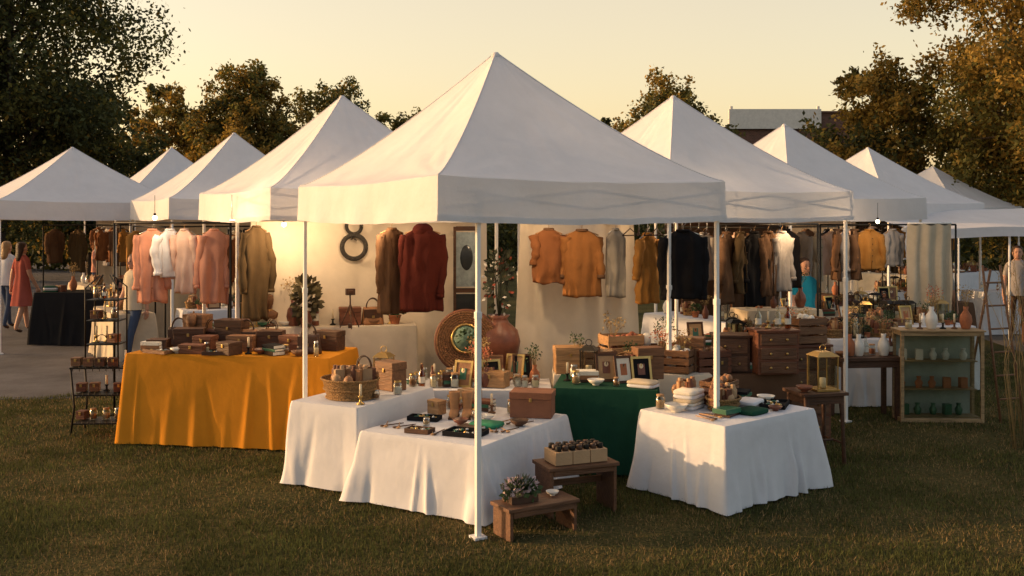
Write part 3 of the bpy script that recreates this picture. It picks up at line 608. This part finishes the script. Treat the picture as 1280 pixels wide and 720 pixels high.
# ------------------------------------------------------------------ shelf table in front of curtain
T=table('cream_cloth_table',.42,9.85,0,1.55,.55,.75,cream,seed=16,flare=.03)
put(T,.1,.3,wbox,rz=.1,w=.3,d=.22,h=.26,m=W3); put(T,.28,.4,crate,w=.34,h=.22); put(T,.55,.35,carton,w=.26,h=.2); put(T,.9,.5,wbox,w=.26,h=.34,m=W2); put(T,.45,.75,crate,w=.4,h=.36,m=W3); put(T,.72,.7,vase,h=.28); put(T,.4,.8,vase,h=.3); put(T,.62,.8,busts,m=cer_w); put(T,.8,.3,crate,w=.3,h=.24,m=W2)
scatter(T,13,2,[jar,bottle,vase,candle,frame,bowl],vm=(.05,.95))
GT=table('green_cloth_table',.37,8.98,-8,.93,.8,.77,greenc,seed=17,flare=.045,amp=.02)
put(GT,.15,.75,jar); put(GT,.5,.5,frame,rz=.3,w=.2,h=.26,m=W1,pic=kraft); put(GT,.68,.42,frame,rz=.5,w=.18,h=.25,m=W1,pic=paper); put(GT,.85,.5,frame,rz=.4,w=.2,h=.24,m=brass,pic=blackc); put(GT,.9,.8,wbox,w=.26,h=.3,m=W2); put(GT,.3,.5,books); put(GT,.4,.25,bowl,m=cer_w); put(GT,.2,.3,jar); put(GT,.6,.2,jar,r=.03,h=.08); put(GT,.1,.5,candle); put(GT,.7,.8,basket,r=.13,h=.12); put(GT,.86,.2,folded,n=2,cols=[linen,cr2,linen]); put(GT,.3,.8,lantern)
RT=table('white_cloth_table',1.66,7.78,39,1.17,.9,.675,linen,seed=18,flare=.065,amp=.026)
for (u,v,f,k) in [(.3,.75,folded,dict(n=5,cols=[linen,paper,cr2])),(.12,.7,bowl,dict(m=cer_w,r=.1)),(.45,.5,basket,dict(r=.14,h=.1,handle=False)),(.62,.75,wbox,dict(m=W4,w=.3,h=.12)),(.7,.45,folded,dict(n=2,cols=[greyc,linen,cr2])),(.85,.7,books,dict(n=3)),(.85,.3,tray,dict()),(.5,.22,folded,dict(n=1,cols=[greenc,greenc,greenc])),(.3,.3,books,dict(n=2)),(.15,.35,toolset,dict()),(.12,.9,jar,dict()),(.95,.5,bowl,dict(m=cer_w)),(.7,.15,bowl,dict(m=cer_b,r=.06)),(.4,.9,basket,dict(r=.11,h=.12,handle=False)),(.8,.92,crate,dict(w=.28,h=.16))]: put(RT,u,v,f,**k)
# ------------------------------------------------------------------ small benches by the pole
def bench(x,y,rz,w,d,hh,m,slab=True):
    b=MB(); b.box((0,0,hh-.014),(w,d,.028))
    for s in(-1,1): b.box((s*(w/2-.03),0,(hh-.03)/2),(.026,d*.9,hh-.03))
    b.box((0,d*.2,hh*.55),(w-.09,.02,.05)); b.box((0,-d*.44,hh-.05),(w-.09,.018,.04))
    return b.build('wooden_bench',[m],(x,y,0),rz,.004)
W5=wood('bench_wood',(.12,.055,.027))
bench(.17,7.32,R(30),.60,.28,.235,W5)
bench(.50,7.86,R(22),.60,.34,.39,W5)
b=MB()
for q in(-.15,0,.15):
    b.box((q,0,.05),(.145,.22,.10))
for i in range(7):
    for j in range(3): b.lathe([(.024,.10),(.024,.135),(.02,.14)],(-.18+i*.06,-.065+j*.065,0),10,1+(i+j)%2)
b.build('tin_tray_box',[kraft,iron,dleather],(.50,7.85,.394),R(22),.003)
b=MB(); b.box((0,0,.025),(.22,.15,.05)); b.leaves((0,0,.075),(.14,.09,.08),230,.05,1); b.leaves((0,0,.1),(.13,.08,.07),110,.04,2); b.build('succulent_planter',[dleather,plantm,M('pale_petal',(.45,.33,.32),island=.4,bump=0)],(.06,7.29,.238),.5)
bowl((.3,7.43,.238),0,r=.05,m=cer_w)
# ------------------------------------------------------------------ right stalls
def stool(x,y,rz,w,d,hh,m=W1):
    b=MB(); b.box((0,0,hh-.015),(w,d,.03)); b.box((0,0,hh-.07),(w*.86,d*.86,.07))
    for s in(-1,1):
        for t in(-1,1): b.tube([(s*(w/2-.05),t*(d/2-.05),hh-.05),(s*(w/2-.04),t*(d/2-.04),hh*.5),(s*(w/2-.03),t*(d/2-.03),0)],[.026,.017,.021],8)
    for s in(-1,1): b.tube([(s*(w/2-.04),-d/2+.04,hh*.3),(s*(w/2-.04),d/2-.04,hh*.3)],.011,6)
    b.tube([(-w/2+.04,0,hh*.3),(w/2-.04,0,hh*.3)],.011,6)
    return b.build('wooden_side_table',[m],(x,y,0),rz,.003)
stool(2.85,9.4,.25,.46,.4,.68); lantern((2.92,9.4,.684),.2,w=.2,h=.32); bowl((2.72,9.3,.684),0,m=cer_b)
T=table('brown_cloth_table',1.72,9.95,8,1.2,.7,.72,brownc,seed=19,flare=.02)
def dresser(x,y,rz,w,d,hh,z=0,rows=3,m=W4):
    b=MB(); b.box((0,0,hh/2),(w,d,hh)); b.box((0,0,hh+.012),(w+.04,d+.03,.025))
    for k in range(rows):
        zz=hh*(k+.5)/rows; b.box((0,-d/2-.006,zz),(w-.05,.014,hh/rows-.03),1); 
        for s in(-1,1): b.sph((s*w*.2,-d/2-.022,zz),.014,2,8,6)
    return b.build('wooden_drawers',[m,W5,brass],(x,y,z),rz,.004)
dresser(2.65,10.15,.1,.42,.3,.42,.73); dresser(2.25,10.3,-.1,.36,.28,.35,.73,2,W1); dresser(3.05,10.6,.2,.5,.4,.95,0,4,W4)
crate((3.1,10.55,.98),.3,w=.34,d=.26,h=.28,m=W2); crate((2.0,10.15,.725),.3,w=.36,h=.25,m=W4)
scatter(T,9,2,[jar,bottle,books,bowl,wbox,frame],vm=(.02,.95),p=.8)
for i in range(4): ch([vase,bottle,jar,candle])((2.5+i*.1,10.15,1.18),0)
T=table('oat_cloth_table',2.1,11.4,12,1.7,.7,.8,cr2,seed=20); scatter(T,10,2,[vase,bottle,frame,folded,basket,wbox,lantern],p=.9)
T2=table('lace_cloth_table',2.9,12.3,12,1.0,.5,1.15,cr2,seed=24,flare=.06); scatter(T2,5,1,[vase,bottle,frame,plant])
rail(2.35,11.3,3.7,12.1,2.22)
for i,(m,l) in enumerate([(brown2,.8),(olive,.7),(blackw,.85),(brown2,.75),(greyc,.7)]): garment('hanging_shirt',(2.42+i*.19,11.34+i*.115,2.2),.9+random.uniform(-.3,.3),.34,l,m,.5,seed=30+i)
garment('black_dress',(3.40,12.4,2.22),.1,.3,.72,blackw,.0,open_=False,taper=.25,seed=40)
rail(4.3,13.95,6.3,14.2,2.2)
garment('amber_jacket',(5.0,14.0,2.2),.1,.4,.55,orange,.5,seed=42); garment('grey_shirt',(5.36,14.1,2.2),.5,.34,.5,greyc,.45,seed=43)
for i in range(3): garment('hanging_shirt',(4.55+i*.12,14.0,2.2),1.2,.36,.7,ch([brown2,greyc,blackw,olive]),.5,seed=50+i)
curtain('oat_curtain',5.5,13.9,6.15,14.0,2.22,1.0,cr2,amp=.05,freq=30,seed=8)
T=table('white_cloth_table',3.85,12.1,5,.9,.7,.82,linen,seed=25); scatter(T,6,2,[vase,bottle,frame,basket,lantern,plant])
T=table('white_cloth_table',4.4,13.2,5,1.8,.7,.85,linen,seed=26); scatter(T,10,2,[vase,bottle,frame,basket,lantern,plant,wbox])
def opentable(x,y,rz,w,d,hh,m=W2):
    b=MB(); b.box((0,0,hh-.02),(w,d,.04)); b.box((0,0,hh-.08),(w*.9,d*.86,.08))
    for s in(-1,1):
        for t in(-1,1): b.box((s*(w/2-.06),t*(d/2-.06),(hh-.1)/2),(.05,.05,hh-.1))
    return b.build('wooden_table',[m],(x,y,0),rz,.004)
opentable(4.05,11.5,.1,.75,.45,.72,W1)
for i in range(7): ch([jar,bottle,vase,bowl,candle])((3.75+i*.1,11.5+random.uniform(-.15,.15),.724),0)
b=MB(); w,d,hh=.92,.3,1.02
for s in(-1,1):
    for t in(-1,1): b.box((s*(w/2-.018),t*(d/2-.018),hh/2),(.036,.036,hh))
for z in(.025,hh-.025):
    for t in(-1,1): b.box((0,t*(d/2-.018),z),(w-.074,.032,.045))
    for s in(-1,1): b.box((s*(w/2-.018),0,z),(.032,d-.074,.045))
b.box((0,0,hh+.008),(w+.03,d+.03,.018)); b.box((0,0,.05),(w-.075,d-.075,.02))
b.box((0,d/2-.01,hh/2),(w-.08,.008,hh-.1),1); b.box((0,-d/2+.014,hh/2),(w-.075,.005,hh-.095),2)
for z in(.36,.68): b.box((0,.02,z),(w-.09,d-.1,.012),0)
for i in range(15):
    zz=[.065,.367,.687][i%3]; xq=-.37+.16*(i//3)+random.uniform(-.03,.03); kq=random.random()
    if kq<.5: b.lathe([(.03,0),(.045,.06),(.02,.1),(.028,.13)],(xq,.02,zz),12,3+i%3)
    else: b.box((xq,.02,zz+.06),(.08,.07,.12),3+i%3,random.uniform(-.3,.3))
b.build('glass_display_case',[wood('oak_case',(.30,.2,.1)),M('case_back_sheen',(.36,.40,.36),rough=.4,var=.2,scale=3),glass,cer_g,terra,cer_w],(4.83,11.35,0),-.04,.003)  # pale grey-green back colour imitates the reflection in the glass pane
for i in range(6): ch([jar,bottle,vase,candle,bowl])((4.5+i*.13,11.35,1.04),0)
b=MB()
for s in(-1,1): b.tube([(s*.17,-.25,0),(s*.13,.05,1.75)],.014,7)
for k in range(6): b.tube([(-.17+.006*k,-.2+.045*k,.25+.26*k),(.17-.006*k,-.2+.045*k,.25+.26*k)],.011,6)
b.tube([(0,.45,0),(0,.06,1.7)],.015,6); b.build('wooden_ladder',[W2],(5.55,11.5,0),.35)
b=MB()
for i in range(26):
    x=random.uniform(-.25,.25); tp_=(x+random.uniform(-.3,.3),random.uniform(-.1,.2),random.uniform(1.3,2.0)); b.tube([(x,random.uniform(-.1,.1),0),(x*1.2+random.uniform(-.1,.1),.05,random.uniform(.7,.9)),tp_],[.005,.004,.0015],5)
    for q in range(10): 
        zq=tp_[2]-.03*q; b.tube([(tp_[0],tp_[1],zq),(tp_[0]+random.uniform(-.05,.05),tp_[1]+random.uniform(-.05,.05),zq+.05)],[.003,.0008],4,1)
b.build('dried_reed_bundle',[dryg,dryg],(5.22,9.95,0))
# ------------------------------------------------------------------ distant stalls
def stall(cx,cy,ang,clothm,seed,nt_=7,wall=True,side=True):
    random.seed(seed); a=R(ang); 
    def P(x,y): return (cx+x*math.cos(a)-y*math.sin(a),cy+x*math.sin(a)+y*math.cos(a))
    if side:
        x,y=P(-1.1,-1.3); T=table('cloth_covered_table',x,y,ang,2.2,.7,.85,clothm,seed=seed); scatter(T,9,2,[vase,bottle,frame,basket,lantern,plant,wbox,books,handbag])
        x,y=P(-1.4,-1.0); T=table('cloth_covered_table',x-.2,y+.2,ang+90,1.8,.6,.8,ch([linen,brownc,cr2]),seed=seed+1); scatter(T,7,1,[vase,bottle,frame,basket,lantern,plant,wbox])
        p0=P(-1.45,-1.35); p1=P(-1.4,1.2); rail(*p0,*p1,2.15)
        for i in range(5):
            t=(i+.5)/5; garment('hanging_shirt',(p0[0]+(p1[0]-p0[0])*t,p0[1]+(p1[1]-p0[1])*t,2.13),random.uniform(-.8,.8),.34,random.uniform(.5,.9),ch(GC),ch([0,.4,.55]),seed=seed*10+i)
    p0=P(-1.3,.0); p1=P(1.3,.1); rail(*p0,*p1,2.15)
    for i in range(nt_):
        t=(i+.5)/nt_; garment('hanging_shirt',(p0[0]+(p1[0]-p0[0])*t,p0[1]+(p1[1]-p0[1])*t,2.13),random.uniform(-1.2,1.2),.34,random.uniform(.6,.95),ch(GC),ch([0,.4,.55]),seed=seed*10+i)
    if wall: 
        p0=P(-1.4,1.35); p1=P(1.4,1.35); curtain('stall_back_cloth',*p0,*p1,2.4,.05,ch([cream,cr2,brownc]),seed=seed)
stall(-4.75,17.1,32,linen,61); stall(-8.0,20.0,8,blackc,62,wall=False,side=False,nt_=6); stall(-8.0,23.5,34,cr2,63); stall(4.4,15.9,32,cr2,64); stall(7.4,20.8,35,linen,65); stall(11.6,27.6,38,linen,66); stall(-2.2,13.2,20,brownc,67,wall=False)
T=table('black_cloth_table',-8.6,18.0,-4,1.75,.8,.95,blackc,seed=30); scatter(T,8,2,[vase,frame,folded,jar,wbox],p=.8)
T=table('white_cloth_table',9.2,19.5,10,2.2,.7,.85,linen,seed=31); scatter(T,8,1,[vase,frame,bottle,basket])
T=table('brown_cloth_table',6.3,16.8,10,1.6,.7,.85,brownc,seed=32); scatter(T,8,1,[vase,frame,bottle,basket])
b=MB(); rs=[]
for j in range(7):
    rs.append([(i*.35,j*.4,2.12+.06*j-.02*math.sin(i*.9)-.03*math.sin(j)) for i in range(12)])
b.loft(rs,0,True,False,False); b.loft([[(i*.35,0,2.12-.02*math.sin(i*.9)) for i in range(12)],[(i*.35,-.02,1.95-.02*math.sin(i*.9)) for i in range(12)]],0,True,False,False)
for x in(.05,1.9,3.8): b.tube([(x,.03,0),(x,.03,2.1)],.02,8,1); b.tube([(x,2.35,0),(x,2.35,2.4)],.02,8,1)
b.build('market_awning',[canvas,pole],(7.0,17.6,0),.12)
# ------------------------------------------------------------------ people
def person(loc,rz,H,top,bot,skin,hair,dress=False,longhair=True,stride=.12,seed=0):
    root=empty('pedestrian',(*loc,0),rz); k=H/1.70
    V=[(0,0,.95,.125),(0,0,1.08,.105),(0,-.005,1.28,.135),(0,0,1.41,.075),(0,-.005,1.50,.048),(0,-.01,1.56,.045)]
    E=[(0,1),(1,2),(2,3),(3,4),(4,5)]
    for s in(-1,1):
        i=len(V); sw=s*stride
        V+=[(s*.15,0,1.385,.062),(s*.205,.02+sw*.3,1.12,.043),(s*.225,-.03+sw*.9,.90,.03),(s*.225,-.045+sw*1.0,.84,.03)]; E+=[(3,i),(i,i+1),(i+1,i+2),(i+2,i+3)]
        i=len(V); V+=[(s*.085,0,.87,.09),(s*.09,-.03-sw*.7,.49,.058),(s*.09,.01-sw*1.5,.10,.038),(s*.095,-.12-sw*1.5,.04,.034)]; E+=[(0,i),(i,i+1),(i+1,i+2),(i+2,i+3)]
    me=bpy.data.meshes.new('b'); me.from_pydata([v[:3] for v in V],E,[]); o=bpy.data.objects.new('b',me); COL.objects.link(o)
    md=o.modifiers.new('s','SKIN'); 
    for i,v in enumerate(V): me.skin_vertices[0].data[i].radius=(v[3]*(1.25 if i in(0,1,2) else 1),v[3]*(.85 if i in(0,1,2) else 1))
    me.skin_vertices[0].data[0].use_root=True; o.modifiers.new('u','SUBSURF').levels=2
    dg=bpy.context.evaluated_depsgraph_get(); m2=bpy.data.meshes.new_from_object(o.evaluated_get(dg)); bpy.data.objects.remove(o)
    m2.materials.clear(); shoe=dleather
    for m in(skin,top,bot,shoe): m2.materials.append(m)
    for p in m2.polygons:
        c=p.center; p.use_smooth=True; arm=abs(c.x)>.165
        if c.z>1.47: q=0
        elif arm and c.z<1.2 and c.z>.6: q=0
        elif c.z>.95: q=1
        elif c.z<.09: q=3
        else: q=0 if dress else 2
        p.material_index=q
    ob=bpy.data.objects.new('body',m2); COL.objects.link(ob); ob.parent=root
    b=MB()
    b.loft([[(rx*math.cos(2*pi*i/20),oy+ry*math.sin(2*pi*i/20),z) for i in range(20)] for rx,ry,oy,z in [(.02,.02,-.03,1.478),(.045,.05,-.025,1.49),(.06,.075,-.012,1.52),(.07,.09,0,1.56),(.074,.096,.003,1.60),(.073,.096,.005,1.64),(.06,.08,.005,1.675),(.03,.04,.005,1.695),(.005,.005,.005,1.70)]])
    b.tube([(0,-.088,1.60),(0,-.108,1.565),(0,-.088,1.555)],[.008,.013,.009],6)
    for s in(-1,1): b.sph((s*.028,-.083,1.60),(.011,.008,.007),1,8,6); b.sph((s*.075,.0,1.58),(.01,.02,.03),0,8,6); b.box((s*.028,-.09,1.618),(.03,.006,.005),2)
    b.sph((0,-.084,1.53),(.022,.006,.007),3,8,6)
    b.loft([[(rx*math.cos(2*pi*i/20),oy+ry*math.sin(2*pi*i/20),z) for i in range(20)] for rx,ry,oy,z in ([(.06,.03,.075,1.36),(.075,.045,.07,1.45)] if longhair else [(.05,.03,.06,1.52)])+[(.08,.06,.045,1.55),(.084,.075,.035,1.6),(.084,.09,.02,1.65),(.07,.085,.012,1.69),(.035,.045,.01,1.715),(.005,.005,.01,1.72)]],2)
    for s in(-1,1):
        sw=s*stride; bx,by,bz=s*.225,-.05+sw*1.0,.835
        b.loft([[(bx+rx*math.cos(2*pi*i/10),by+ry*math.sin(2*pi*i/10),z) for i in range(10)] for rx,ry,z in[(.016,.026,bz+.02),(.017,.04,bz-.02),(.013,.04,bz-.06)]])
        for f in range(4):
            fy=by-.03+.02*f; L=[.07,.08,.075,.058][f]; b.tube([(bx,fy,bz-.05),(bx-s*.004,fy-.003,bz-.05-L*.55),(bx-s*.02,fy-.004,bz-.05-L)],[.009,.008,.006],6)
        b.tube([(bx,by-.03,bz-.005),(bx-s*.01,by-.058,bz-.035),(bx-s*.015,by-.062,bz-.065)],[.011,.009,.007],6)
    b.build('head_hair_hands',[skin,M('eye',(.03,.02,.02)),hair,M('lips',(.35,.12,.1))],parent=root)
    c=MB()
    if dress: c.loft([[((rx+.01*math.sin(5*a+z*9))*math.cos(a),(ry+.012*math.sin(6*a))*math.sin(a)+oy,z) for a in[2*pi*i/36 for i in range(36)]] for rx,ry,oy,z in[(.23,.19,0,.52),(.21,.17,0,.65),(.185,.145,0,.82),(.165,.125,0,.95),(.14,.105,0,1.07),(.165,.115,0,1.25),(.17,.1,0,1.36),(.1,.07,0,1.44)]],0,True,False); c.build('dress',top,parent=root)
    else: c.loft([[(rx*math.cos(a)*(1+.02*math.sin(7*a)),ry*math.sin(a)*(1+.04*math.sin(5*a+z*8)),z) for a in[2*pi*i/36 for i in range(36)]] for rx,ry,z in[(.178,.135,.86),(.175,.13,.95),(.15,.115,1.08),(.17,.12,1.25),(.175,.1,1.36),(.09,.065,1.445)]],0,True,False); c.build('shirt',top,parent=root)
    root.scale=(k,)*3; return root
sk=M('skin',(.45,.24,.16),rough=.6,var=.08,bump=.05,spec=.3); sk2=M('skin_dark',(.2,.1,.06),rough=.6,var=.08,bump=.05)
hb=M('brown_hair',(.05,.025,.015),rough=.5,bump=.5,bscale=80); hl=M('blonde_hair',(.3,.18,.08),rough=.5,bump=.5)
redd=cloth('red_dress',(.33,.085,.065)); denim=cloth('denim',(.05,.07,.12))
person((-9.75,19.9),2.6,1.8,redd,redd,sk,hb,dress=True,seed=1)
person((-10.4,20.6),2.9,1.8,linen,denim,sk,hl,seed=2)
person((-9.3,24.5),.5,1.75,greyc,denim,sk,hb,longhair=False,seed=3)
person((9.1,18.0),-.4,1.78,greyc,brownc,sk,hb,longhair=False,seed=4)
person((9.0,21.0),.6,1.7,coral,denim,sk,hl,seed=6)
person((6.35,14.9),2.6,1.75,greyc,denim,sk,hb,seed=7)
person((4.12,14.1),.3,1.72,teal,denim,sk,hb,longhair=False,seed=9)
person((-11.0,26.5),1.5,1.7,coral,denim,sk2,hb,seed=5)
person((-5.9,15.6),-.6,1.72,cr2,denim,sk,hb,seed=8)
# ------------------------------------------------------------------ lamps
def lamp(x,y,z,e,drop=.25):
    b=MB(); b.tube([(0,0,.04),(0,0,drop)],.003,5,1); b.lathe([(.014,.05),(.016,.03),(.014,.02)],n=10,mi=1); b.sph((0,0,-.002),.026,0,12,8); b.build('hanging_bulb',[bulbm,iron],(x,y,z))
    l=bpy.data.lights.new('bulb_light','POINT'); l.energy=e; l.color=(1,.68,.38); l.shadow_soft_size=.03; o=bpy.data.objects.new('bulb_light',l); COL.objects.link(o); o.location=(x,y,z-.045)
lamp(-2.45,10.75,2.23,30); lamp(-1.55,10.6,2.3,24); lamp(.0,9.7,2.35,30); lamp(.95,9.6,2.36,18); lamp(2.0,10.9,2.3,24); lamp(3.4,11.6,2.3,22); lamp(-4.0,11.2,2.3,12); lamp(-4.6,16,2.25,16); lamp(4.9,13.4,2.25,14)
# ------------------------------------------------------------------ world, sun, camera
EL,AZ=10.5,-84
w=bpy.data.worlds.new('World'); S.world=w; w.use_nodes=True; n=w.node_tree; bg=n.nodes['Background']; N=n.nodes.new; L=n.links.new
sk_=N('ShaderNodeTexSky'); sk_.sky_type='NISHITA'; sk_.sun_disc=False; sk_.sun_elevation=R(EL); sk_.sun_rotation=R(AZ%360); sk_.air_density=1.2; sk_.dust_density=2.5; sk_.ozone_density=.6
tc=N('ShaderNodeTexCoord'); dt=N('ShaderNodeVectorMath'); dt.operation='DOT_PRODUCT'; dt.inputs[1].default_value=(-.45,.88,0); L(tc.outputs['Generated'],dt.inputs[0])
mr=N('ShaderNodeMapRange'); mr.inputs[1].default_value=-.5; mr.inputs[2].default_value=.8; L(dt.outputs['Value'],mr.inputs[0])
mc=N('ShaderNodeMix'); mc.data_type='RGBA'; L(mr.outputs[0],mc.inputs[0]); mc.inputs[6].default_value=(.95,.93,1.22,1); mc.inputs[7].default_value=(3.3,2.2,1.2,1)
tn=N('ShaderNodeVectorMath'); tn.operation='MULTIPLY'; tn.inputs[1].default_value=(1.3,1.2,1.08); L(sk_.outputs[0],tn.inputs[0])
ad=N('ShaderNodeVectorMath'); ad.operation='ADD'; L(tn.outputs[0],ad.inputs[0]); L(mc.outputs[2],ad.inputs[1]); L(ad.outputs[0],bg.inputs[0]); bg.inputs[1].default_value=.15
l=bpy.data.lights.new('sun','SUN'); l.energy=4.8; l.angle=R(.8); l.color=(1,.60,.29); o=bpy.data.objects.new('sun',l); COL.objects.link(o)
d=Vector((math.sin(R(AZ))*math.cos(R(EL)),math.cos(R(AZ))*math.cos(R(EL)),math.sin(R(EL)))); o.rotation_euler=(-d).to_track_quat('-Z','Y').to_euler()
c=bpy.data.cameras.new('cam'); c.lens=35.16; c.sensor_width=36; c.shift_y=-88/1280; c.clip_end=1500; o=bpy.data.objects.new('camera',c); COL.objects.link(o); o.location=(0,0,2.3); o.rotation_euler=(R(90),0,0); S.camera=o
S.view_settings.view_transform='Standard'; S.view_settings.look='None'; S.view_settings.exposure=0
